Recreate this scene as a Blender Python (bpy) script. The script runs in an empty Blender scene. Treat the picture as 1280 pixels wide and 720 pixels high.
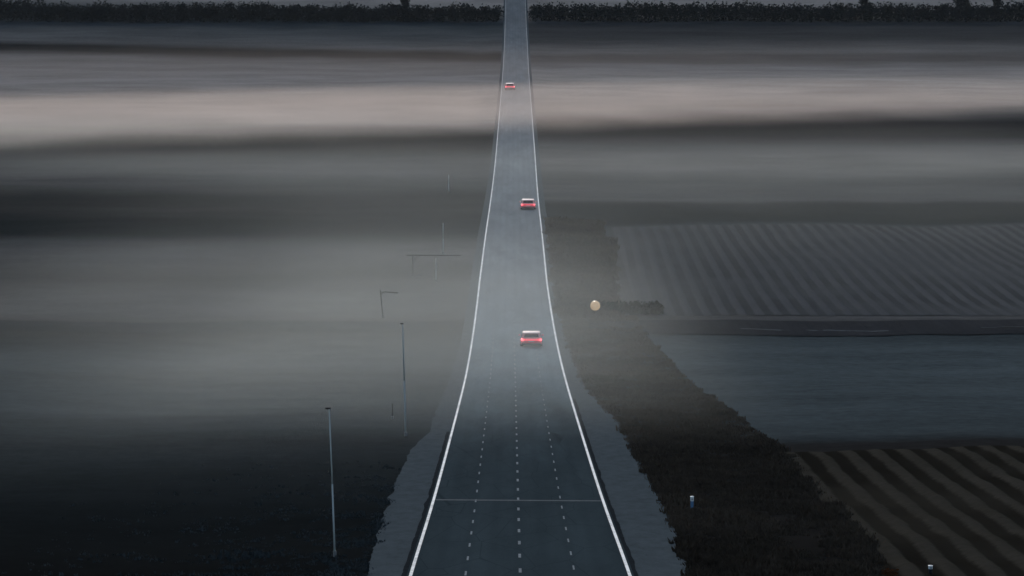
import bpy, bmesh, math, random
import numpy as np
from mathutils import Vector, noise
random.seed(7)
R = math.radians
sc = bpy.context.scene
C = sc.collection

# ------------------------------------------------------------------ camera
F = 3000.0                       # focal length in pixels of a 1280 wide frame
CAMZ = 46.0
PITCH = math.atan(390.0 / F)
AX = Vector((0, math.cos(PITCH), -math.sin(PITCH)))
DN = Vector((0, -math.sin(PITCH), -math.cos(PITCH)))
cam_d = bpy.data.cameras.new('camera')
cam_d.lens = 36.0 * F / 1280.0
cam_d.clip_end = 20000
cam_d.clip_start = 1
cam = bpy.data.objects.new('camera', cam_d)
C.objects.link(cam)
cam.location = (0, 0, CAMZ)
cam.rotation_euler = (R(90) - PITCH, 0, 0)
sc.camera = cam

# ------------------------------------------------------------------ helpers
def tag(o, label=None, cat=None, group=None, kind=None):
    if label: o['label'] = label
    if cat: o['category'] = cat
    if group: o['group'] = group
    if kind: o['kind'] = kind
    return o

def link(name, bm, mat, parent=None, smooth=False):
    me = bpy.data.meshes.new(name)
    bm.to_mesh(me); bm.free()
    if smooth:
        for p in me.polygons: p.use_smooth = True
    o = bpy.data.objects.new(name, me)
    for m in (mat if isinstance(mat, (list, tuple)) else [mat]):
        me.materials.append(m)
    C.objects.link(o)
    if parent: o.parent = parent
    return o

def empty(name, loc, rz=0, rx=0):
    o = bpy.data.objects.new(name, None)
    o.empty_display_size = 0.3
    C.objects.link(o)
    o.location = loc
    o.rotation_euler = (rx, 0, rz)
    return o

def copy_tree(o, parent=None):
    c = o.copy(); C.objects.link(c)
    if parent: c.parent = parent
    for ch in [x for x in bpy.data.objects if x.parent == o]:
        copy_tree(ch, c)
    return c

def box(bm, c, s, bevel=0.0):
    r = bmesh.ops.create_cube(bm, size=1)
    vs = r['verts']
    for v in vs:
        v.co = Vector((v.co.x * s[0] + c[0], v.co.y * s[1] + c[1], v.co.z * s[2] + c[2]))
    if bevel:
        es = list({e for v in vs for e in v.link_edges})
        bmesh.ops.bevel(bm, geom=es, offset=bevel, segments=2, affect='EDGES', profile=0.6)

def tube(bm, a, b, r0, r1, n=10):
    a = Vector(a); b = Vector(b); d = (b - a).normalized()
    u = d.orthogonal().normalized(); w = d.cross(u)
    ra = [bm.verts.new(a + (u * math.cos(t) + w * math.sin(t)) * r0) for t in [2 * math.pi * i / n for i in range(n)]]
    rb = [bm.verts.new(b + (u * math.cos(t) + w * math.sin(t)) * r1) for t in [2 * math.pi * i / n for i in range(n)]]
    for i in range(n):
        bm.faces.new((ra[i], ra[(i + 1) % n], rb[(i + 1) % n], rb[i]))
    bm.faces.new(ra[::-1]); bm.faces.new(rb)

# ------------------------------------------------------------------ the valley profile
WID = 8.5                        # distance between the two edge lines
# (image row, road width in that row): the shape of the valley is worked out from how the real road narrows
TAB = [(760, 300), (720, 275), (674, 241), (628, 211), (580, 183), (528, 153.5), (480, 127), (450, 113.5),
       (420, 102.5), (385, 92), (360, 85.5), (320, 76.5), (290, 69.5), (260, 61.5), (230, 54.8), (200, 49.5),
       (175, 45.6), (150, 41.6), (111, 35.2), (85, 31.5), (60, 28.9), (30, 26.3), (0, 24.6)]
pd, pz = [], []
for y, w in TAB:
    P = (AX + DN * ((y - 360) / F)) * (WID * F / w)
    pd.append(P.y); pz.append(P.z + CAMZ)
# smooth the profile with a few passes on a dense grid
gd = np.arange(30.0, 1120.0, 4.0)
zext = [pz[0] + (pd[0] - 30) * 0.07] + pz
dext = [30.0] + pd
slope_end = (pz[-1] - pz[-4]) / (pd[-1] - pd[-4])
dext.append(1120.0); zext.append(pz[-1] + slope_end * (1120 - pd[-1]))
gz = np.interp(gd, dext, zext)
for _ in range(12):
    gz[1:-1] = 0.25 * gz[:-2] + 0.5 * gz[1:-1] + 0.25 * gz[2:]
gd = np.concatenate([gd, [1200, 1350, 1600, 2000, 3000, 9000]])
zz = gz[-1]
gz = np.concatenate([gz, [zz + 10, zz + 24, zz + 38, zz + 46, zz + 50, zz + 50]])
def zr(d): return float(np.interp(d, gd, gz))
def xc(d): return float(np.interp(d, [90, 200, 300, 420, 520, 900, 1100, 9000], [.32, .28, .15, .42, .75, 1.45, 1.5, 1.5]))

# distance (world Y) of every image row
rows = np.arange(-10, 780, 1.0)
rowd = []
for y in rows:
    v = AX + DN * ((y - 360) / F)
    lo = 40.0
    d = lo
    # first hit marching outwards
    while d < 2500 and CAMZ + v.z / v.y * d > zr(d): d += 2.0
    a, b = d - 2.0, d
    for _ in range(20):
        m = (a + b) / 2
        if CAMZ + v.z / v.y * m > zr(m): a = m
        else: b = m
    rowd.append(a)
rowd = np.array(rowd)
def dist(y): return float(np.interp(y, rows, rowd))
def px(x, y):
    """ground point seen at photograph pixel x, y"""
    d = dist(y)
    v = AX + DN * ((y - 360) / F)
    return Vector(((x - 640) / F * d / v.y, d, zr(d)))
def ppm(y):
    v = AX + DN * ((y - 360) / F)
    return F * v.y / dist(y)

# shoulder widths beyond each edge line by distance
def tabd(rows_, vals):
    ds = [dist(r) for r in rows_]
    o = np.argsort(ds)
    return np.array(ds)[o], np.array(vals)[o]
LD, LV = tabd([760, 720, 660, 600, 560, 540, 528, 502, 427, 320, 200, 0], [1.5, 1.75, 2.1, 2.35, 2.2, 1.45, 1.6, 1.5, 1.15, 1.2, 1.0, .8])
RD, RV = tabd([760, 720, 640, 590, 560, 530, 505, 480, 420, 300, 200, 0], [2.2, 2.35, 3.0, 2.9, 2.8, 2.9, 2.1, 1.5, 1.05, 1.2, 1.0, .8])
def jag(d, s):
    a = min(1.0, 90.0 / d)
    return a * (0.30 * noise.noise((d * .33, s, 0)) + 0.12 * noise.noise((d * 1.3, s, 3)) + 0.05 * noise.noise((d * 4, s, 7)))

# ------------------------------------------------------------------ materials
def mat(name):
    m = bpy.data.materials.new(name); m.use_nodes = True
    nt = m.node_tree
    return m, nt, nt.nodes['Principled BSDF'], nt.nodes['Material Output']

class NB:
    """tiny node helper"""
    def __init__(self, nt): self.nt = nt
    def n(self, t, **k):
        x = self.nt.nodes.new(t)
        for a, b in k.items(): setattr(x, a, b)
        return x
    def l(self, a, b): self.nt.links.new(a, b)
    def val(self, s, v):
        if hasattr(v, 'links'): self.l(v, s)
        else: s.default_value = v
    def math(self, op, a, b=0.0, c=None, clamp=False):
        x = self.n('ShaderNodeMath', operation=op); x.use_clamp = clamp
        self.val(x.inputs[0], a); self.val(x.inputs[1], b)
        if c is not None: self.val(x.inputs[2], c)
        return x.outputs[0]
    def rng(self, v, a, b, c=0.0, d=1.0, smooth=False):
        x = self.n('ShaderNodeMapRange'); x.clamp = True
        if smooth: x.interpolation_type = 'SMOOTHSTEP'
        self.val(x.inputs[0], v)
        for i, q in enumerate((a, b, c, d)): self.val(x.inputs[1 + i], q)
        return x.outputs[0]
    def noise(self, vec, scale, detail=3.0, rough=.5, sc3=None):
        if sc3:
            mp = self.n('ShaderNodeVectorMath', operation='MULTIPLY')
            self.l(vec, mp.inputs[0]); mp.inputs[1].default_value = sc3
            vec = mp.outputs[0]
        x = self.n('ShaderNodeTexNoise'); self.l(vec, x.inputs['Vector'])
        x.inputs['Scale'].default_value = scale; x.inputs['Detail'].default_value = detail
        x.inputs['Roughness'].default_value = rough
        return x.outputs['Fac']
    def mixc(self, f, a, b, mode='MIX'):
        x = self.n('ShaderNodeMix', data_type='RGBA', blend_type=mode)
        self.val(x.inputs[0], f)
        for s, q in ((x.inputs[6], a), (x.inputs[7], b)):
            if hasattr(q, 'links'): self.l(q, s)
            else: s.default_value = (*q, 1)
        return x.outputs[2]
    def ramp(self, v, stops, interp='LINEAR'):
        x = self.n('ShaderNodeValToRGB'); cr = x.color_ramp; cr.interpolation = interp
        while len(cr.elements) > 1: cr.elements.remove(cr.elements[-1])
        cr.elements[0].position = stops[0][0]; cr.elements[0].color = (*stops[0][1], 1)
        for p, c in stops[1:]:
            e = cr.elements.new(p); e.color = (*c, 1)
        self.l(v, x.inputs[0])
        return x.outputs[0]
    def pos(self):
        g = self.n('ShaderNodeNewGeometry'); s = self.n('ShaderNodeSeparateXYZ')
        self.l(g.outputs['Position'], s.inputs[0])
        return g.outputs['Position'], s.outputs[0], s.outputs[1], s.outputs[2]

def simple(name, col, rough=.6, metal=0.0, var=0.15, scale=8.0, coat=0.0, spec=.5):
    m, nt, b, out = mat(name)
    nb = NB(nt)
    tc = nb.n('ShaderNodeTexCoord')
    f = nb.noise(tc.outputs['Object'], scale, 4)
    lo = tuple(c * (1 - var) for c in col); hi = tuple(min(1, c * (1 + var)) for c in col)
    nb.l(nb.mixc(f, lo, hi), b.inputs['Base Color'])
    b.inputs['Roughness'].default_value = rough
    b.inputs['Metallic'].default_value = metal
    b.inputs['Coat Weight'].default_value = coat
    b.inputs['Coat Roughness'].default_value = .08
    b.inputs['Specular IOR Level'].default_value = spec
    return m

def glow(name, col, strength):
    m, nt, b, out = mat(name)
    b.inputs['Base Color'].default_value = (*col, 1)
    b.inputs['Emission Color'].default_value = (*col, 1)
    b.inputs['Emission Strength'].default_value = strength
    b.inputs['Roughness'].default_value = .2
    return m

# asphalt -------------------------------------------------------------
def asphalt(name, base=.045, tint=(0.86, 1.0, 1.1), rough=.5, spec=.5, sheen_ramp=False):
    m, nt, b, out = mat(name); nb = NB(nt)
    b.inputs['Specular IOR Level'].default_value = spec
    P, X, Y, Z = nb.pos()
    blot = nb.noise(P, .25, 5, .6, (1.6, .25, 1))
    fine = nb.noise(P, 9.0, 3, .7)
    f = nb.math('ADD', nb.math('MULTIPLY', blot, .6), nb.math('MULTIPLY', fine, .4))
    lo = tuple(base * .72 * t for t in tint); hi = tuple(base * 1.3 * t for t in tint)
    col = nb.mixc(nb.rng(f, .3, .7), lo, hi)
    # polished wheel tracks, two in every lane
    tr = nb.math('SINE', nb.math('MULTIPLY', X, 2 * math.pi / 1.0625))
    trm = nb.rng(tr, -.2, 1, 0, .22)
    col = nb.mixc(trm, col, tuple(base * .72 * t for t in tint))
    # patched repairs and cracks
    vo = nb.n('ShaderNodeTexVoronoi', feature='DISTANCE_TO_EDGE')
    mp = nb.n('ShaderNodeVectorMath', operation='MULTIPLY'); nb.l(P, mp.inputs[0]); mp.inputs[1].default_value = (.5, .16, .2)
    nb.l(mp.outputs[0], vo.inputs['Vector']); vo.inputs['Scale'].default_value = 1.0
    cr = nb.rng(vo.outputs[0], 0, .012, .5, 0)
    col = nb.mixc(cr, col, tuple(base * .35 * t for t in tint))
    if sheen_ramp:
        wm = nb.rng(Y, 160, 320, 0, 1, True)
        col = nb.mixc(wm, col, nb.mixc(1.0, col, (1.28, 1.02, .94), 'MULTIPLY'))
        # grazing sun and sky sheen painted in: base colour brightened from the valley floor on
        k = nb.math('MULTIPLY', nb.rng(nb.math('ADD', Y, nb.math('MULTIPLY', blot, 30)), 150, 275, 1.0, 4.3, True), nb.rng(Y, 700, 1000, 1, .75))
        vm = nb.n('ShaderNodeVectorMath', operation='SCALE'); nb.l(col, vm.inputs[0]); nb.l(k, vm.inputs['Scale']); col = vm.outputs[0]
    nb.l(col, b.inputs['Base Color'])
    nb.l(nb.rng(blot, .3, .7, rough - .07, rough + .12), b.inputs['Roughness'])
    bu = nb.n('ShaderNodeBump'); bu.inputs['Strength'].default_value = .25; bu.inputs['Distance'].default_value = .01
    nb.l(fine, bu.inputs['Height']); nb.l(bu.outputs[0], b.inputs['Normal'])
    return m
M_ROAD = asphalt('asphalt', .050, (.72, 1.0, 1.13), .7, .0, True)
M_SIDE = asphalt('side_asphalt', .032, (.95, 1, 1.08), .8, .0)

def paint_mat():
    m, nt, b, out = mat('road_paint'); nb = NB(nt)
    P, X, Y, Z = nb.pos()
    w = nb.noise(P, 5.0, 6, .75)
    w2 = nb.noise(P, .35, 3, .6)
    col = nb.mixc(nb.rng(nb.math('ADD', nb.math('MULTIPLY', w, .6), nb.math('MULTIPLY', w2, .4)), .47, .64), (.86, .89, .88), (.40, .43, .44))
    nb.l(col, b.inputs['Base Color']); b.inputs['Roughness'].default_value = .7; b.inputs['Specular IOR Level'].default_value = .12
    return m
M_PAINT = paint_mat()
M_DASH = simple('worn_road_paint', (.23, .25, .26), .7, var=.6, scale=6, spec=0)
M_FAINT = simple('faint_road_paint', (.075, .08, .085), .9, var=.6, scale=2, spec=0)
M_JOINT = simple('joint_sealant', (.13, .14, .145), .8, var=.3, scale=5, spec=0)
M_DRAIN = simple('drain_strip', (.018, .022, .025), .9, var=.4, scale=3, spec=0)

def gravel_mat():
    m, nt, b, out = mat('gravel'); nb = NB(nt)
    P, X, Y, Z = nb.pos()
    a = nb.noise(P, 1.6, 6, .7, (1, .5, 1)); c = nb.noise(P, 14, 3, .7)
    f = nb.math('ADD', nb.math('MULTIPLY', a, .65), nb.math('MULTIPLY', c, .35))
    nb.l(nb.mixc(nb.rng(f, .34, .66), (.046, .058, .064), (.076, .094, .104)), b.inputs['Base Color'])
    b.inputs['Roughness'].default_value = .95; b.inputs['Specular IOR Level'].default_value = .0
    bu = nb.n('ShaderNodeBump'); bu.inputs['Strength'].default_value = .6; bu.inputs['Distance'].default_value = .03
    nb.l(f, bu.inputs['Height']); nb.l(bu.outputs[0], b.inputs['Normal'])
    return m
M_GRAVEL = gravel_mat()

# ground: strips of fields lying across the valley ---------------------
def g3(v, t=(1, 1, 1)): return (v * t[0], v * t[1], v * t[2])
COOL = (.80, 1.0, 1.06); WARM = (1.06, 1.0, .92); NEU = (1, 1, .98)
# (image row of the strip's middle, albedo, tint)
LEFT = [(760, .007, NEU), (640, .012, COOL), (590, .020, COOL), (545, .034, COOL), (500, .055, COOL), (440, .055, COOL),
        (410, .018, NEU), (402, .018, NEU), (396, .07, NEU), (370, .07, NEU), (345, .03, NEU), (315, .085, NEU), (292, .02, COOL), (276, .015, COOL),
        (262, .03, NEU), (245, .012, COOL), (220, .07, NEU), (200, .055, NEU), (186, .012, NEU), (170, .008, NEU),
        (150, .20, WARM), (128, .16, WARM), (100, .18, NEU), (80, .10, NEU), (74, .010, COOL), (68, .010, COOL), (62, .10, NEU), (30, .04, COOL), (6, .22, WARM)]  # pale rows at the pink bank: field colour also carries painted mist
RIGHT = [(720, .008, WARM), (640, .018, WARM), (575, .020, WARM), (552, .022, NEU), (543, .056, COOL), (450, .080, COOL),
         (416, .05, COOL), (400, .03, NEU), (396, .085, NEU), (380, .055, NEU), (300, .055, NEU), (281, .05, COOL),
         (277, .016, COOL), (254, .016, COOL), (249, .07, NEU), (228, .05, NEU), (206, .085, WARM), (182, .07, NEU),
         (170, .020, NEU), (152, .020, NEU), (138, .12, WARM), (116, .22, WARM), (98, .24, WARM), (84, .15, NEU), (76, .06, NEU),  # the WARM rows here also have pink mist painted into the field colour
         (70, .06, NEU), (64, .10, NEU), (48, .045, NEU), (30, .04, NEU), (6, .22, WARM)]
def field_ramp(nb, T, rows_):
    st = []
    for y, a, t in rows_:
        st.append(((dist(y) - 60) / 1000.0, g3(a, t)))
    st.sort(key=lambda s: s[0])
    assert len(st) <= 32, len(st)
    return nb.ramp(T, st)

def ground_mat():
    m, nt, b, out = mat('field_soil'); nb = NB(nt)
    P, X, Y, Z = nb.pos()
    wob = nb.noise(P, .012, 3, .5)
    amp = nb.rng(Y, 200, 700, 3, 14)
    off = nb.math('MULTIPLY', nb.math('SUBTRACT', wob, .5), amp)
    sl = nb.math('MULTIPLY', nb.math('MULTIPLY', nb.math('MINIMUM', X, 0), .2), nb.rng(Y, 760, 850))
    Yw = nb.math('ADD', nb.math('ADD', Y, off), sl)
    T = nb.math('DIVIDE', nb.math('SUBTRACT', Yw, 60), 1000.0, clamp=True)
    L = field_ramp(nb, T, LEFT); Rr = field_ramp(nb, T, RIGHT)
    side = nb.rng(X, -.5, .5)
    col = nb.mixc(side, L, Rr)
    # soil patchiness
    pa = nb.noise(P, .07, 6, .62, (.35, 1, 1)); pb = nb.noise(P, .9, 5, .65)
    f = nb.math('ADD', nb.math('MULTIPLY', pa, .6), nb.math('MULTIPLY', pb, .4))
    fac = nb.rng(f, .3, .7, .55, 1.45)
    vm = nb.n('ShaderNodeVectorMath', operation='SCALE'); nb.l(col, vm.inputs[0]); nb.l(fac, vm.inputs['Scale'])
    nb.l(vm.outputs[0], b.inputs['Base Color'])
    b.inputs['Roughness'].default_value = 1.0
    b.inputs['Specular IOR Level'].default_value = 0
    bu = nb.n('ShaderNodeBump'); bu.inputs['Strength'].default_value = .5; bu.inputs['Distance'].default_value = .15
    nb.l(f, bu.inputs['Height']); nb.l(bu.outputs[0], b.inputs['Normal'])
    return m
M_GROUND = ground_mat()

def crop_mat(name, lo, hi, rough=1.0):
    m, nt, b, out = mat(name); nb = NB(nt)
    P, X, Y, Z = nb.pos()
    f = nb.noise(P, 1.3, 6, .7); g = nb.noise(P, .08, 4, .6)
    h = nb.math('ADD', nb.math('MULTIPLY', f, .5), nb.math('MULTIPLY', g, .5))
    nb.l(nb.mixc(nb.rng(h, .32, .68), lo, hi), b.inputs['Base Color'])
    b.inputs['Roughness'].default_value = rough; b.inputs['Specular IOR Level'].default_value = 0
    return m

# ------------------------------------------------------------------ ground sheet
def gz_at(x, d):
    """ground height with gentle undulation away from the road"""
    e = abs(x - xc(d)) - (WID / 2 + 3.4)
    k = min(1.0, max(0.0, e / 6.0))
    if k <= 0: return zr(d)
    n = noise.noise((x * .05, d * .03, 1)) * .5 + noise.noise((x * .22, d * .22, 5)) * .12
    if d < 260: n += noise.noise((x * .9, d * .9, 9)) * .05
    return zr(d) + k * (n - .18)
ds = list(np.arange(30, 260, 1.0)) + list(np.arange(260, 700, 3.0)) + list(np.arange(700, 1130, 6.0)) + [1150, 1200, 1270, 1350, 1470, 1600, 1800, 2000, 2500, 3000, 4500, 9000]
def xcols():
    a = list(np.arange(-40, 40.01, 1.0))
    x = 40.0; st = 1.3
    while x < 9000:
        x += st; st *= 1.12
        a.append(x); a.insert(0, -x)
    return a
xs = xcols()
verts = [(x + xc(d), d, gz_at(x + xc(d), d)) for d in ds for x in xs]
nx = len(xs)
faces = [(j * nx + i, j * nx + i + 1, (j + 1) * nx + i + 1, (j + 1) * nx + i) for j in range(len(ds) - 1) for i in range(nx - 1)]
me = bpy.data.meshes.new('ground'); me.from_pydata(verts, [], faces); me.update()
for p in me.polygons: p.use_smooth = True
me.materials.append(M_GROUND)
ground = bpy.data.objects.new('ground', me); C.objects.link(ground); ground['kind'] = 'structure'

# the road is laid out along the same distances as the ground's rows
dr = [d for d in ds if d <= 1130]
fine = sorted(set(dr) | set(np.arange(60, 260, .5)))
def strip(name, f0, f1, lift, m, rows_=None, kind='structure', d0=0, d1=1e9):
    bm = bmesh.new(); prev = None
    for d in (rows_ or dr):
        if d < d0 or d > d1: continue
        z = zr(d) + lift
        # keep exactly on the ground's own facets
        a = bm.verts.new((xc(d) + f0(d), d, z)); b = bm.verts.new((xc(d) + f1(d), d, z))
        if prev: bm.faces.new((prev[0], prev[1], b, a))
        prev = (a, b)
    o = link(name, bm, m)
    if kind: o['kind'] = kind
    return o
# ground rows are 1 m apart near: heights interpolate linearly between gd knots (4 m), so both agree
H = WID / 2
strip('shoulder', lambda d: -H - float(np.interp(d, LD, LV)) + jag(d, 11), lambda d: -H - .1, .05, M_GRAVEL, fine)
strip('shoulder', lambda d: H + .1, lambda d: H + float(np.interp(d, RD, RV)) + jag(d, 29), .05, M_GRAVEL, fine)
strip('gutter', lambda d: -H - .36 + .4 * jag(d, 5), lambda d: -H - .05, .075, M_DRAIN, fine, d1=dist(540))
strip('gutter', lambda d: H + .05, lambda d: H + .36 + .4 * jag(d, 17), .075, M_DRAIN, fine, d1=dist(500))
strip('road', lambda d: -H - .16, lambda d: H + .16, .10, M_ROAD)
def lw(d): return float(np.interp(d, [90, 200, 300, 500, 750, 1100], [.065, .078, .095, .07, .035, .02]))
strip('edge_line', lambda d: -H - lw(d), lambda d: -H + lw(d), .108, M_PAINT)
strip('edge_line', lambda d: H - lw(d), lambda d: H + lw(d), .108, M_PAINT)
bm = bmesh.new()
for k, (off, hw) in enumerate(((-H / 2, .04), (0, .055), (H / 2, .035))):
    d = 60.0 + k * .8
    while d < 330:
        L = 1.2 if d < 200 else 2.0
        cut = [d] + [q for q in np.arange(math.ceil(d), d + L, 1.0) if q > d + .01] + [d + L]
        pv = None
        for q in cut:
            h2 = hw if d < 200 else hw * 1.2
            a = bm.verts.new((xc(q) + off - h2, q, zr(q) + .108)); b = bm.verts.new((xc(q) + off + h2, q, zr(q) + .108))
            if pv: bm.faces.new((pv[0], pv[1], b, a))
            pv = (a, b)
        d += 4.4
o = link('lane_marking', bm, M_DASH); o['kind'] = 'structure'
# sealed joint running across the carriageway
bm = bmesh.new(); dj = dist(628)
for i in range(16):
    x0 = -H + .1 + i * (2 * H - .2) / 16; x1 = x0 + (2 * H - .2) / 16
    w0 = .20 + .05 * random.random()
    s = .25 * ((x0) / H)
    vs = [bm.verts.new((xc(dj) + x, dj - s2 + e, zr(dj - s2 + e) + .108)) for x, s2, e in
          ((x0, s, -w0), (x1, .25 * x1 / H, -w0), (x1, .25 * x1 / H, w0), (x0, s, w0))]
    bm.faces.new(vs)
o = link('road_joint', bm, M_JOINT); o['kind'] = 'structure'

# side road crossing the fields on both sides
def xstrip(name, x0, x1, ya, yb, lift, m, n=60, yshift=0.0):
    """a strip running across the valley between image rows ya (near) and yb (far)"""
    bm = bmesh.new(); pv = None
    for i in range(n + 1):
        x = x0 + (x1 - x0) * i / n
        sh = yshift * (x - x0) / (x1 - x0)
        da, db = dist(ya) + sh, dist(yb) + sh
        row = []
        for k in range(5):
            d = da + (db - da) * k / 4
            row.append(bm.verts.new((x, d, gz_at(x, d) + lift + .03)))
        if pv:
            for k in range(4): bm.faces.new((pv[k], row[k], row[k + 1], pv[k + 1]))
        pv = row
    o = link(name, bm, m); o['kind'] = 'structure'
    return o
xstrip('side_road', 8.2, 120, 417, 400, .06, M_SIDE, yshift=2)
xstrip('side_road', -120, -9, 413, 400, .06, M_DRAIN, yshift=-2)
xstrip('side_road_line', px(925, 410).x, px(1110, 410).x, 411.0, 410.0, .10, M_FAINT)
xstrip('side_road_line', px(1225, 408).x, 120, 409.2, 408.4, .10, M_FAINT)

# ploughed fields: real ridges, nearly parallel to the road -------------
def ridge_field(name, poly_d, x0f, x1, per, ang, h, m, step, lift=.02):
    """ridges run along the valley; x0f(d) is the field's left edge"""
    bm = bmesh.new(); pv = None
    d0, d1 = poly_d
    nd = int((d1 - d0) / step) + 1
    nper = 8
    ncol = int((x1 - x0f(d1)) / per * nper) + 90 * 0
    for j in range(nd):
        d = d0 + (d1 - d0) * j / (nd - 1)
        xa = x0f(d)
        row = []
        for i in range(ncol + 1):
            x = xa + (x1 - xa) * i / ncol
            ph = (x - (d - d0) * math.tan(ang)) / per
            wob = noise.noise((x * .3, d * .12, 2)) * .10
            r = .5 + .5 * math.cos(2 * math.pi * (ph + wob))
            clod = noise.noise((x * 3.1, d * 1.9, 4)) * .05
            ed = min(1, (x - xa) / .8, (d - d0) / 2, (d1 - d) / 2)
            z = gz_at(x, d) + .05 + lift + (h * r ** 1.5 + clod * (1 if h > .2 else .5)) * max(0, ed)
            row.append(bm.verts.new((x, d, z)))
        if pv:
            for i in range(ncol): bm.faces.new((pv[i], pv[i + 1], row[i + 1], row[i]))
        pv = row
    o = link(name, bm, m); o['kind'] = 'structure'
    for p in o.data.polygons: p.use_smooth = True
    return o

def furrow_mat(name, lo, hi, per, ang, d0, dark=.25):
    m, nt, b, out = mat(name); nb = NB(nt)
    P, X, Y, Z = nb.pos()
    ph = nb.math('DIVIDE', nb.math('SUBTRACT', X, nb.math('MULTIPLY', nb.math('SUBTRACT', Y, d0), math.tan(ang))), per)
    wob = nb.math('MULTIPLY', nb.math('SUBTRACT', nb.noise(P, .3, 2), .5), .16)
    r = nb.math('COSINE', nb.math('MULTIPLY', nb.math('ADD', ph, wob), 2 * math.pi))
    f = nb.noise(P, 2.2, 6, .7); g = nb.noise(P, .1, 4, .6)
    h = nb.math('ADD', nb.math('MULTIPLY', f, .6), nb.math('MULTIPLY', g, .4))
    crop = nb.mixc(nb.rng(h, .32, .68), lo, hi)
    soil = nb.mixc(nb.rng(nb.noise(P, .045, 3), .42, .60), tuple(c * dark for c in lo), tuple(c * min(1, dark * 1.9) for c in lo))
    col = nb.mixc(nb.rng(nb.math('ADD', r, nb.math('MULTIPLY', nb.math('SUBTRACT', f, .5), 1.2)), -.45, .5, 0, 1, True), soil, crop)
    nb.l(col, b.inputs['Base Color']); b.inputs['Roughness'].default_value = 1; b.inputs['Specular IOR Level'].default_value = 0
    return m
ANG = R(1.3)
nd0, nd1 = 80.0, dist(562)
M_NEARF = furrow_mat('stubble_rows', (.026, .024, .019), (.044, .041, .034), 1.72, ANG, nd0, .45)
def near_edge(d):
    return float(np.interp(d, [dist(760), dist(700), dist(640), dist(600), dist(562)], [px(1135, 760).x, px(1088, 700).x, px(1045, 640).x, px(1012, 600).x, px(975, 562).x]))
ridge_field('ploughed_field', (nd0, nd1), near_edge, 48, 1.72, ANG, .2, M_NEARF, .7)
fd0, fd1 = dist(393), dist(281)
M_FARF = furrow_mat('crop_rows', (.056, .059, .061), (.080, .083, .086), 2.0, ANG, fd0, .74)
ridge_field('crop_field', (fd0, fd1), lambda d: px(775, 330).x + (d - fd0) * .01, 100, 2.0, ANG, .12, M_FARF, 2.0)

# ------------------------------------------------------------------ rough scrub on the verges
M_SCRUB = crop_mat('dry_scrub', (.026, .019, .013), (.11, .082, .058))
M_HEDGE = crop_mat('dark_foliage', (.010, .013, .009), (.030, .034, .026))
M_GRASS = crop_mat('rough_grass', (.030, .037, .038), (.080, .090, .090))
def scrub_mesh(points, hmin, hmax, blades=5):
    vs, fs = [], []
    for p, s in points:
        for _ in range(blades):
            a = random.uniform(0, 2 * math.pi); r = random.uniform(0, .35) * s
            bx, by = p.x + math.cos(a) * r, p.y + math.sin(a) * r
            h = random.uniform(hmin, hmax) * s
            w = random.uniform(.03, .09) * s
            t = random.uniform(0, math.pi); lx, ly = random.uniform(-.35, .35) * h, random.uniform(-.35, .35) * h
            i = len(vs)
            vs += [(bx - w * math.cos(t), by - w * math.sin(t), p.z), (bx + w * math.cos(t), by + w * math.sin(t), p.z),
                   (bx + lx + w * .8 * math.cos(t), by + ly + w * .8 * math.sin(t), p.z + h * .7), (bx + lx * 1.6, by + ly * 1.6, p.z + h)]
            fs += [(i, i + 1, i + 2), (i, i + 2, i + 3)]
    return vs, fs
def pyobj(name, vs, fs, m, parent=None, kind=None):
    me = bpy.data.meshes.new(name); me.from_pydata(vs, [], fs); me.update(); me.materials.append(m)
    o = bpy.data.objects.new(name, me); C.objects.link(o)
    if parent: o.parent = parent
    if kind: o['kind'] = kind
    return o
pts = []
for _ in range(46000):
    d = 78 + 190 * random.random() ** 1.5
    x0 = xc(d) + H + float(np.interp(d, RD, RV)) + jag(d, 29) - .1
    x1 = near_edge(min(d, nd1)) if d < nd1 else float(np.interp(d, [nd1, dist(470), dist(420)], [near_edge(nd1), px(850, 470).x, px(800, 420).x]))
    if d > dist(420): x1 = px(800, 420).x
    x = x0 + (x1 - x0 + .6) * random.random()
    c = noise.noise((x * .35, d * .35, 40)) + .5 * noise.noise((x * 1.2, d * 1.2, 44))
    if c < (-.30 if d < 120 else -.75) and x > x0 + .5: continue
    pts.append((Vector((x, d, gz_at(x, d) - .02)), .45 + .9 * max(0, c + .2)))
for _ in range(16000):
    y_ = random.uniform(275, 412)
    d = dist(y_); x0 = xc(d) + H + float(np.interp(d, RD, RV)) + jag(d, 29) - .1
    x1 = px(768, y_).x if y_ > 300 else px(752, y_).x
    x = x0 + (x1 - x0) * random.random() + .8 * noise.noise((d * .15, 3, 8))
    if 398 < y_: continue
    pts.append((Vector((x, d, gz_at(x, d) - .02)), random.uniform(1.0, 2.2)))
vs, fs = scrub_mesh(pts, .12, .42)
o = pyobj('scrub', vs, fs, M_SCRUB); tag(o, 'dry brown scrub on the right verge beside the gravel shoulder', 'scrub', kind='stuff')
pts = []
for _ in range(30000):
    d = 78 + 130 * random.random() ** 1.4
    x1 = xc(d) - H - float(np.interp(d, LD, LV)) + jag(d, 11) + .1
    x = x1 - 26 * random.random() ** 1.6
    c = noise.noise((x * .3, d * .3, 60)) + .5 * noise.noise((x * 1.1, d * 1.1, 64))
    if c < -.1 and x < x1 - .5: continue
    if random.random() < (d - 84) / 55 or random.random() < (x1 - x) / 16: continue
    pts.append((Vector((x, d, gz_at(x, d) - .02)), .4 + .8 * max(0, c + .2)))
vs, fs = scrub_mesh(pts, .05, .18)
o = pyobj('grass', vs, fs, M_GRASS); tag(o, 'dark rough grass on the left verge under the tall pale poles', 'grass', kind='stuff')

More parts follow.
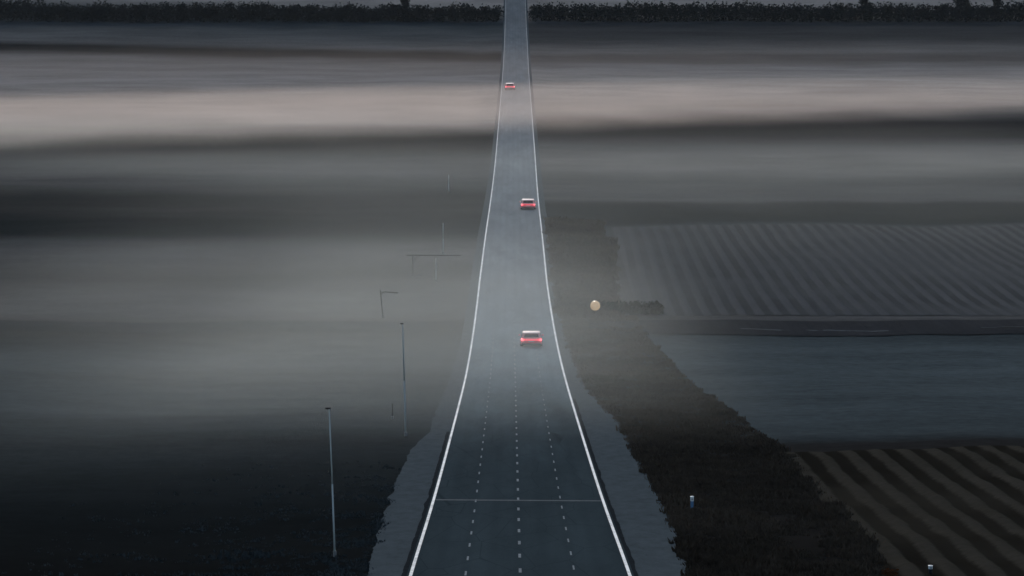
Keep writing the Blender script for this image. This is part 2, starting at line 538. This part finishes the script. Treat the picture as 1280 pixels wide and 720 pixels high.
# ------------------------------------------------------------------ far wood, trees, hedge
M_LEAF = crop_mat('far_foliage', (.004, .006, .006), (.010, .013, .012))
M_BARK = crop_mat('bark', (.02, .017, .014), (.05, .042, .035))
def leaves(cx, cy, cz, rx, ry, rz_, n, size, vs, fs, seed=0):
    """leaf clumps filling an uneven crown"""
    rnd = random.Random(seed)
    k = 0
    while k < n:
        u = Vector((rnd.uniform(-1, 1), rnd.uniform(-1, 1), rnd.uniform(-1, 1)))
        l = u.length
        if l > 1: continue
        edge = .78 + .45 * noise.noise((u.x * 2.3 + seed, u.y * 2.3, u.z * 2.3))
        if l > edge: continue
        if noise.noise((u.x * 3.5 + seed * 3, u.y * 3.5, u.z * 3.5 + 9)) < -.22: continue
        k += 1
        p = Vector((cx + u.x * rx, cy + u.y * ry, cz + u.z * rz_))
        s = size * rnd.uniform(.6, 1.4)
        a = Vector((rnd.uniform(-1, 1), rnd.uniform(-1, 1), rnd.uniform(-1, 1))).normalized()
        b = a.orthogonal().normalized(); c = a.cross(b)
        i = len(vs)
        vs += [tuple(p + b * s), tuple(p + c * s * .7), tuple(p - b * s), tuple(p - c * s * .7)]
        fs.append((i, i + 1, i + 2, i + 3))
# wood edge on the far slope, split by the road
for side in (-1, 1):
    vs, fs = [], []
    x = 1.0 * side * 8.0
    i = 0
    while abs(x) < 290:
        for rowk in range(4):
            xx = x + random.uniform(-1.5, 1.5)
            yb = 27.0
            d = dist(yb) + rowk * 4.0 + random.uniform(-1, 1)
            top = 6.2 + 1.3 * noise.noise((xx * .02, 5, side)) + 1.5 * noise.noise((xx * .11, 9, side)) + random.uniform(-.5, .5)
            if side < 0 and xx > -95: top -= .9 * min(1, (95 + xx) / 30)
            if side < 0 and xx < -195: top += 2.2
            z = zr(d)
            top += .2
            leaves(xc(d) + xx, d, z + top * .45, 3.0, 2.6, top * .62, 130, .42, vs, fs, seed=i * 7 + rowk + (500 if side > 0 else 0))
        x += side * 3.1
        i += 1
    o = pyobj('wood', vs, fs, M_LEAF)
    tag(o, ('dark far-off wood across the hill left of the road' if side < 0 else 'dark far-off wood across the hill right of the road'), 'wood', kind='stuff')

def tree(x, h, cr, label, seed, narrow=1.0):
    b = px(x, 26); b.y += 18; b.x *= b.y / (b.y - 18)
    b.z = zr(b.y) - .1
    t = empty('tree', b)
    tag(t, label, 'tree', 'tall trees standing above the far wood')
    bm = bmesh.new()
    tube(bm, (0, 0, 0), (.1, 0, h * .45), .28, .18, 8); tube(bm, (.1, 0, h * .45), (0, .1, h * .9), .18, .05, 8)
    rnd = random.Random(seed)
    for k in range(7):
        zz_ = h * (.3 + .08 * k); a = rnd.uniform(0, 6.28)
        tube(bm, (.1, 0, zz_), (math.cos(a) * cr * .7, math.sin(a) * cr * .7, zz_ + h * .15), .09, .03, 6)
    link('trunk', bm, M_BARK, t)
    vs, fs = [], []
    for k in range(6):
        leaves(rnd.uniform(-.45, .45) * cr, rnd.uniform(-.45, .45) * cr, h * (.35 + .1 * k), cr * .8 * narrow, cr * .8, h * .2, 170, .34, vs, fs, seed + k * 13)
    pyobj('crown', vs, fs, M_LEAF, t)
tree(1196, 10.5, 3.2, 'broad dark tree rising above the far right wood, left of two', 301)
tree(1207, 11.5, 3.4, 'tallest dark tree rising above the far right wood', 302)
tree(1247, 10.8, 3.1, 'dark tree above the far wood nearest the right edge of the picture', 303)
tree(1082, 8.4, 3.0, 'low rounded dark tree just proud of the far right wood', 304)
tree(505, 7.6, 2.6, 'small dark tree just proud of the far left wood', 305)

# low dark hedge beside the pale disc
hp0 = px(752, 392); hp1 = px(822, 392)
vs, fs = [], []
n = 9
hd = empty('hedge', Vector(((hp0.x + hp1.x) / 2, hp0.y, hp0.z)))
for i in range(n):
    xx = (hp0.x - hp1.x) / 2 + (hp1.x - hp0.x) * i / (n - 1)
    leaves(xx, 0, .62, .8, .9, .95, 300, .15, vs, fs, 700 + i)
pyobj('foliage', vs, fs, M_HEDGE, hd)
for i in range(n):
    xx = (hp0.x - hp1.x) / 2 + (hp1.x - hp0.x) * i / (n - 1)
    bm = bmesh.new(); tube(bm, (xx, 0, -.15), (xx + .05, .05, .5), .05, .03, 6); link('stem', bm, M_BARK, hd)
tag(hd, 'long low dark hedge beside the pale round disc', 'hedge')

# ------------------------------------------------------------------ poles on the left verge
M_PALE = simple('galvanised_steel', (.48, .51, .50), .7, .0, .15, 3)
M_DARKM = simple('dark_metal', (.03, .032, .035), .8, 0, .2, 3, spec=.05)
M_CONC = simple('concrete', (.22, .22, .21), .9, 0, .25, 6)
def pole(x, y, h, r, label, dark=False, lean=0.0, head=True):
    b = px(x, y)
    b.z = gz_at(b.x, b.y) - .05
    t = empty('pole', b)
    tag(t, label, 'pole', 'pale poles along the left verge')
    m = M_DARKM if dark else M_PALE
    bm = bmesh.new(); tube(bm, (0, 0, .1), (lean * .45, 0, h * .5), r, r * .8, 12); tube(bm, (lean * .45, 0, h * .5), (lean, 0, h), r * .8, r * .6, 12)
    link('shaft', bm, m, t, True)
    bm = bmesh.new(); tube(bm, (0, 0, -.4), (0, 0, .3), r * 2.0, r * 1.8, 12); link('footing', bm, M_CONC, t)
    if head:
        bm = bmesh.new(); box(bm, (lean - .05, 0, h + .04), (.22, .16, .06), .02); link('lamp_head', bm, M_DARKM, t)
    return t
pole(418.5, 696, 6.25, .042, 'nearest pale pole on the left verge, with a small flat head', lean=-.17)
pole(507, 545, 7.4, .06, 'tall pale pole on the left verge, second nearest to the camera', lean=-.15)
pole(545, 352, 3.0, .05, 'short faint pole just below the dark crossbar', head=False)
pole(554, 317, 4.4, .08, 'slim pale pole standing just above the dark crossbar', head=False)
pole(561, 241, 3.2, .10, 'farthest faint pole on the left verge in the mist', head=False)
pole(490.5, 524, 1.2, .05, 'stubby dark post just left of the tall pale pole', dark=True, head=False)

# street lamp with an arm
b = px(477, 397); b.z -= .05
t = empty('street_lamp', b); tag(t, 'dark street lamp in the mist with one arm to the right', 'street lamp')
bm = bmesh.new(); tube(bm, (.15, 0, 0), (0, 0, 1.6), .08, .07, 10); tube(bm, (0, 0, 1.6), (-.12, 0, 3.15), .07, .055, 10); link('shaft', bm, M_DARKM, t, True)
bm = bmesh.new(); tube(bm, (-.1, 0, 2.75), (.35, 0, 2.95), .05, .05, 8); tube(bm, (.35, 0, 2.95), (1.4, 0, 2.85), .05, .05, 8); link('arm', bm, M_DARKM, t, True)
bm = bmesh.new(); box(bm, (1.55, 0, 2.84), (.55, .25, .12), .03); h_ = link('lamp_head', bm, M_DARKM, t)
bm = bmesh.new(); box(bm, (1.55, 0, 2.765), (.42, .18, .04), .01); link('lens', bm, simple('lamp_glass', (.5, .5, .48), .2), h_)
# crossbar frame
b = px(516, 345); b.z -= .05
t = empty('barrier_frame', b); tag(t, 'dark post carrying a long thin crossbar over the left verge', 'frame')
s = ppm(345)
bm = bmesh.new(); box(bm, (0, 0, 1.35), (.13, .13, 2.7), .02); link('post', bm, M_DARKM, t)
bm = bmesh.new(); tube(bm, (-.8, 0, 2.76), (6.2, 0, 2.72), .075, .05, 10); link('crossbar', bm, M_DARKM, t)
bm = bmesh.new(); box(bm, (.45, 0, .12), (1.7, .35, .18), .03); link('foot', bm, M_DARKM, t)
bm = bmesh.new(); tube(bm, (.05, .02, 1.9), (.9, .02, 2.72), .035, .035, 8); link('brace', bm, M_DARKM, t)

# round pale disc sign on the right
b = px(744, 396); b.z = gz_at(b.x, b.y) - .05
t = empty('round_lamp', b); tag(t, 'warm glowing round lamp at the mouth of the right side road', 'lamp')
zc_ = 1.35
bm = bmesh.new(); tube(bm, (0, 0, 0), (0, 0, zc_ + .3), .04, .04, 10); link('post', bm, M_DARKM, t)
bm = bmesh.new(); bmesh.ops.create_uvsphere(bm, u_segments=32, v_segments=20, radius=.56)
for v_ in bm.verts: v_.co.z += zc_
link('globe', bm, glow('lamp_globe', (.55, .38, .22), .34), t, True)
bm = bmesh.new(); tube(bm, (0, 0, zc_ - .66), (0, 0, zc_ - .5), .16, .30, 16); link('collar', bm, M_DARKM, t)

# marker posts
M_WHITE = simple('white_plastic', (.78, .80, .80), .45, var=.06)
M_BLUE = simple('blue_plastic', (.10, .22, .38), .5, var=.15)
def marker(x, y, h, low, label):
    b = px(x, y); b.z = gz_at(b.x, b.y) - .03
    t = empty('marker_post', b); tag(t, label, 'marker post', 'marker posts on the right verge')
    bm = bmesh.new(); tube(bm, (0, 0, 0), (0, 0, h * .66), .075, .075, 12); link('base', bm, low, t, False)
    bm = bmesh.new(); tube(bm, (0, 0, h * .66), (0, 0, h * .97), .085, .085, 14); tube(bm, (0, 0, h * .97), (0, 0, h), .10, .05, 14); link('cap', bm, M_WHITE, t, False)
    bm = bmesh.new(); box(bm, (0, -.10, h * .8), (.09, .012, .10)); link('reflector', bm, simple('reflector', (.6, .62, .62), .2, .3), t)
marker(865, 636, .72, M_BLUE, 'white capped blue marker post in the brown scrub')
marker(1163, 713, .42, M_DARKM, 'white capped dark marker post at the edge of the ploughed rows')
# rusty bush at the field's edge
b = px(1112, 716); b.z = gz_at(b.x, b.y)
t = empty('bush', b); tag(t, 'small rusty orange bush at the left edge of the ploughed rows', 'bush')
vs, fs = [], []; leaves(0, 0, .18, .42, .4, .22, 260, .04, vs, fs, 900)
pyobj('foliage', vs, fs, crop_mat('rusty_leaf', (.05, .018, .008), (.13, .05, .02)), t)
bm = bmesh.new()
for k in range(5): tube(bm, (0, 0, -.05), (random.uniform(-.25, .25), random.uniform(-.2, .2), .25), .015, .006, 5)
link('stem', bm, M_BARK, t)

# ------------------------------------------------------------------ cars
M_RED = simple('red_paint', (.85, .13, .16), .45, .0, .05, 2, coat=.3)
M_ROOFSKY = simple('roof_sky_sheen', (.86, .56, .54), .55, .0, .04, 2, spec=.35)  # sky reflection on the red roof, painted in as a pale tone
M_PINK = simple('pale_red_paint', (.86, .44, .42), .5, .0, .05, 2, coat=.3)
M_GLASS = simple('car_glass', (.015, .015, .02), .12, 0, .1, 2)
M_TYRE = simple('rubber', (.02, .02, .02), .85)
M_RIM = simple('alloy', (.4, .4, .42), .35, .8)
M_TRIM = simple('black_trim', (.02, .02, .022), .6)
M_TAIL = glow('tail_light_lens', (1.0, .14, .17), 1.3)
M_GLOWBAR = glow('added_glow_lens', (1.0, .08, .12), .42)
M_HEAD = glow('headlight_lens', (1.0, .85, .72), 2.0)
M_PLATE = simple('number_plate', (.6, .6, .58), .5)

def loft(bm, secs, n=20):
    """secs: (y, list of (x,z)) closed sections of equal length"""
    rings = [[bm.verts.new((x, y, z)) for x, z in pts_] for y, pts_ in secs]
    for a, b in zip(rings, rings[1:]):
        k = len(a)
        for i in range(k): bm.faces.new((a[i], a[(i + 1) % k], b[(i + 1) % k], b[i]))
    bm.faces.new(rings[0][::-1]); bm.faces.new(rings[-1])
def sec(hw, z0, z1, r=.12, taper=0.0):
    """rounded box section; taper pulls the top in"""
    pts_ = []
    for cx, cz, a0 in ((hw - r, z0 + r, -90), (hw - taper - r, z1 - r, 0), (-(hw - taper - r), z1 - r, 90), (-(hw - r), z0 + r, 180)):
        for k in range(4):
            a = R(a0 + 30 * k); pts_.append((cx + r * math.cos(a), cz + r * math.sin(a)))
    return pts_

def make_car(bodym, roofm, front=False):
    """y = 0 is the rear bumper, the car drives towards +y; 4.5 m long, 1.9 wide, 1.6 high"""
    t = empty('car', (0, 0, 0))
    bm = bmesh.new()
    loft(bm, [(-2.28, sec(.80, .42, .80, .1)), (-2.22, sec(.90, .32, .95, .12, .04)), (-1.9, sec(.95, .27, 1.02, .12, .07)), (-1.0, sec(.96, .25, 1.03, .12, .08)),
              (.6, sec(.96, .25, 1.02, .12, .08)), (1.4, sec(.95, .26, .98, .12, .09)), (2.0, sec(.92, .28, .88, .12, .08)), (2.24, sec(.82, .36, .74, .12, .05))])
    body = link('body', bm, bodym, t, True)
    mod = body.modifiers.new('bevel', 'BEVEL'); mod.width = .02; mod.segments = 2; mod.limit_method = 'ANGLE'
    # cabin shell with glazed openings, roof skin on top
    bm = bmesh.new()
    cabs = [(-2.14, .90, 1.06), (-1.80, .88, 1.50), (-1.5, .87, 1.57), (-.2, .86, 1.58), (.45, .84, 1.50), (1.25, .84, 1.04)]
    loft(bm, [(y, sec(hw, .94, z1, .05 if z1 < 1.2 else .09, .0 if z1 < 1.2 else .10)) for y, hw, z1 in cabs])
    cab = link('cabin', bm, M_PINK, t, True)
    def glass(nm, q, off):
        bm = bmesh.new()
        a_ = [bm.verts.new(Vector(v)) for v in q]; b_ = [bm.verts.new(Vector(v) + Vector(off)) for v in q]
        k = len(a_)
        bm.faces.new(a_); bm.faces.new(b_[::-1])
        for i in range(k): bm.faces.new((a_[i], b_[i], b_[(i + 1) % k], a_[(i + 1) % k]))
        link(nm, bm, M_GLASS, cab)
    def rear(x, u): return (x, -2.155 + .355 * u, 1.06 + .47 * u)
    glass('rear_window', [rear(-.66, .14), rear(.66, .14), rear(.58, .86), rear(-.58, .86)], (0, .06, -.04))
    def frt(x, u): return (x, 1.27 - .80 * u, 1.05 + .47 * u)
    glass('windscreen', [frt(-.72, .1), frt(.72, .1), frt(.64, .9), frt(-.64, .9)], (0, -.06, -.04))
    for sx in (-1, 1):
        for ya, yb, yc, yd in ((-1.75, -.42, -.42, -1.60), (-.32, .95, .42, -.32)):
            glass('side_window', [(sx * .885, ya, 1.08), (sx * .885, yb, 1.08), (sx * .80, yc, 1.46), (sx * .80, yd, 1.46)], (-sx * .06, 0, 0))
    bm = bmesh.new()
    loft(bm, [(-1.97, sec(.74, 1.50, 1.57, .03)), (-1.5, sec(.79, 1.54, 1.65, .04, .05)), (-.3, sec(.79, 1.55, 1.66, .04, .05)), (.5, sec(.72, 1.49, 1.56, .03, .04))])
    link('roof', bm, roofm, t, True)
    # rear bumper, plate, lamps
    bm = bmesh.new(); box(bm, (0, -2.27, .38), (1.72, .18, .15), .04); link('rear_bumper', bm, M_TRIM, t)
    bm = bmesh.new(); box(bm, (0, 2.22, .44), (1.66, .18, .24), .05); link('front_bumper', bm, M_TRIM, t)
    bm = bmesh.new(); box(bm, (0, -2.31, .68), (.52, .03, .12)); link('number_plate', bm, M_PLATE, t)
    for sx in (-1, 1):
        bm = bmesh.new(); box(bm, (sx * .80, -2.25, .86), (.24, .16, .24), .04); link('tail_light', bm, M_TAIL, t)
        bm = bmesh.new(); box(bm, (sx * .68, 2.2, .68), (.30, .12, .14), .04); link('headlight', bm, M_HEAD, t)
        bm = bmesh.new(); box(bm, (sx * 1.03, .75, 1.05), (.18, .10, .14), .03); link('mirror', bm, bodym, t)
        for wy in (-1.4, 1.4):
            bm = bmesh.new(); tube(bm, (sx * .97, wy, .34), (sx * .74, wy, .34), .34, .34, 24)
            w = link('wheel', bm, M_TYRE, t)
            bm = bmesh.new(); tube(bm, (sx * .985, wy, .34), (sx * .94, wy, .34), .21, .21, 16); link('rim', bm, M_RIM, w)
    bm = bmesh.new(); box(bm, (0, -2.27, .86), (1.34, .10, .22), .03); link('added_glow_bar', bm, M_GLOWBAR, t)  # added glowing strip that brightens the shaded red rear
    # rear wiper
    bm = bmesh.new(); tube(bm, (0, -2.14, 1.06), (.35, -1.98, 1.30), .012, .012, 6); link('wiper', bm, M_TRIM, t)
    return t
def put(t, x, y, s, label, flip=False):
    p = px(x, y)
    d = p.y
    d += 2.3 * s
    sl = math.atan((zr(d + 3) - zr(d - 3)) / 6)
    t.location = (p.x * d / p.y, d, zr(d) + .112)
    t.rotation_euler = (sl if not flip else -sl, 0, math.pi if flip else 0)
    t.scale = (s, s, s * .76)
    tag(t, label, 'car', 'cars driving along the road')
c1 = make_car(M_RED, M_ROOFSKY)
put(c1, 664, 435.5, 1.12, 'red car with pale roof, nearest of the three on the road')
c2 = copy_tree(c1)
put(c2, 660, 263, 1.32, 'red car with lit tail lights close to the right edge line, middle of three')
c3 = copy_tree(c1)
for ch in [x for x in bpy.data.objects if x.parent == c3 and x.name.split('.')[0] in ('body',)]:
    ch.data = ch.data.copy(); ch.data.materials[0] = M_PINK
put(c3, 637.4, 113.2, 1.55, 'small pale red car in the left lane, farthest up the road')

# ------------------------------------------------------------------ mist and air
def mist_material():
    m = bpy.data.materials.new('valley_mist'); m.use_nodes = True
    nt = m.node_tree; nt.nodes.remove(nt.nodes['Principled BSDF']); out = nt.nodes['Material Output']
    nb = NB(nt)
    P, X, Y, Z = nb.pos()
    def bank(y0, y1, x0, x1, top, soft, amp, ysoft=40, xsoft=60, slant=0.0):
        yy = nb.math('ADD', Y, nb.math('MULTIPLY', X, slant)) if slant else Y
        a = nb.math('MULTIPLY', nb.rng(yy, y0 - ysoft, y0, 0, 1, True), nb.rng(yy, y1, y1 + ysoft, 1, 0, True))
        b = nb.math('MULTIPLY', nb.rng(X, x0 - xsoft, x0, 0, 1, True), nb.rng(X, x1, x1 + xsoft, 1, 0, True))
        c = nb.rng(Z, top - soft, top, 1, 0, True)
        return nb.math('MULTIPLY', nb.math('MULTIPLY', nb.math('MULTIPLY', a, b), c), amp)
    BANKS = MIST_BANKS
    tot = None
    for q in BANKS:
        v = bank(**q)
        tot = v if tot is None else nb.math('ADD', tot, v)
    n1 = nb.noise(P, .014, 4, .6, (.30, 1.0, 2.5))
    tot = nb.math('MULTIPLY', tot, nb.rng(n1, .32, .68, .35, 1.65))
    v = nb.n('ShaderNodeVolumePrincipled')
    warm = nb.rng(Y, 480, 620, 0, 1, True)
    nb.l(nb.mixc(warm, (.935, .985, .975), (1.0, .87, .81)), v.inputs['Color'])
    nb.l(tot, v.inputs['Density'])
    v.inputs['Anisotropy'].default_value = 0.45
    nb.l(v.outputs[0], out.inputs['Volume'])
    return m
# ground: 24 m at y=92, floor 5-7 m at 280..520, 19 m at 900
MIST_BANKS = [
    dict(y0=610, y1=705, x0=-300, x1=300, top=15.5, soft=7, amp=.028, ysoft=50, xsoft=60, slant=-.42),
    dict(y0=190, y1=280, x0=-16, x1=2, top=20, soft=12, amp=.0042, ysoft=55, xsoft=20),
    dict(y0=192, y1=285, x0=-40, x1=-6, top=16, soft=9, amp=.0046, ysoft=45, xsoft=38),
    dict(y0=135, y1=195, x0=-34, x1=-9, top=22, soft=8, amp=.0011, ysoft=38, xsoft=26),
    dict(y0=165, y1=200, x0=-20, x1=0, top=23, soft=8, amp=.0050, ysoft=28, xsoft=22),
    dict(y0=290, y1=540, x0=-22, x1=80, top=17, soft=10, amp=.0011, ysoft=60, xsoft=60),
    dict(y0=420, y1=500, x0=-110, x1=160, top=17, soft=7, amp=.0004, ysoft=60, xsoft=80),
    dict(y0=488, y1=520, x0=-60, x1=130, top=11, soft=5, amp=.0050, ysoft=22, xsoft=60),
    dict(y0=318, y1=340, x0=-42, x1=10, top=10, soft=5, amp=.0050, ysoft=18, xsoft=30),
    dict(y0=700, y1=860, x0=-300, x1=300, top=26, soft=12, amp=.0006, ysoft=50, xsoft=60, slant=-.2),
]
bm = bmesh.new(); box(bm, (0, 540, 15), (800, 960, 34)); o = link('valley_mist', bm, mist_material())
tag(o, 'low banks of pale mist lying over the road and fields in the valley', 'mist', kind='stuff')

m = bpy.data.materials.new('air'); m.use_nodes = True
nt = m.node_tree; nt.nodes.remove(nt.nodes['Principled BSDF'])
v = nt.nodes.new('ShaderNodeVolumePrincipled'); v.inputs['Color'].default_value = (.85, .93, 1, 1); v.inputs['Density'].default_value = 3e-5
nt.links.new(v.outputs[0], nt.nodes['Material Output'].inputs['Volume'])
zlo = min(gz) - 4
zhi = max(gz) + 12
bm = bmesh.new(); box(bm, (0, 4500, (zlo + zhi) / 2), (18400, 9400, zhi - zlo)); o = link('haze', bm, m)
tag(o, 'thin even haze over the whole valley', 'haze', kind='stuff')

# ------------------------------------------------------------------ light
w = bpy.data.worlds.new('World'); sc.world = w; w.use_nodes = True
nt = w.node_tree
sky = nt.nodes.new('ShaderNodeTexSky'); sky.sky_type = 'NISHITA'; sky.sun_disc = False
EL, AZ = R(24), R(-6)
sky.sun_elevation = EL; sky.sun_rotation = AZ
sky.air_density = 1.0; sky.dust_density = 1.0; sky.ozone_density = 1.0
bg = nt.nodes['Background']; bg.inputs[1].default_value = .07
nt.links.new(sky.outputs[0], bg.inputs[0])
sd = bpy.data.lights.new('sun', 'SUN'); sd.energy = .9; sd.angle = R(15); sd.color = (1, .96, .92)
so = bpy.data.objects.new('sun', sd); C.objects.link(so)
# direction to the sun: azimuth from +Y towards +X
dv = Vector((math.sin(AZ) * math.cos(EL), math.cos(AZ) * math.cos(EL), math.sin(EL)))
so.rotation_euler = dv.to_track_quat('Z', 'Y').to_euler()

sc.view_settings.view_transform = 'Standard'
sc.view_settings.look = 'None'
sc.view_settings.gamma = 1
sc.view_settings.exposure = .75
sc.cycles.use_denoising = True
sc.cycles.volume_bounces = 4
sc.cycles.max_bounces = 5
sc.cycles.volume_step_rate = 4
sc.cycles.volume_max_steps = 128
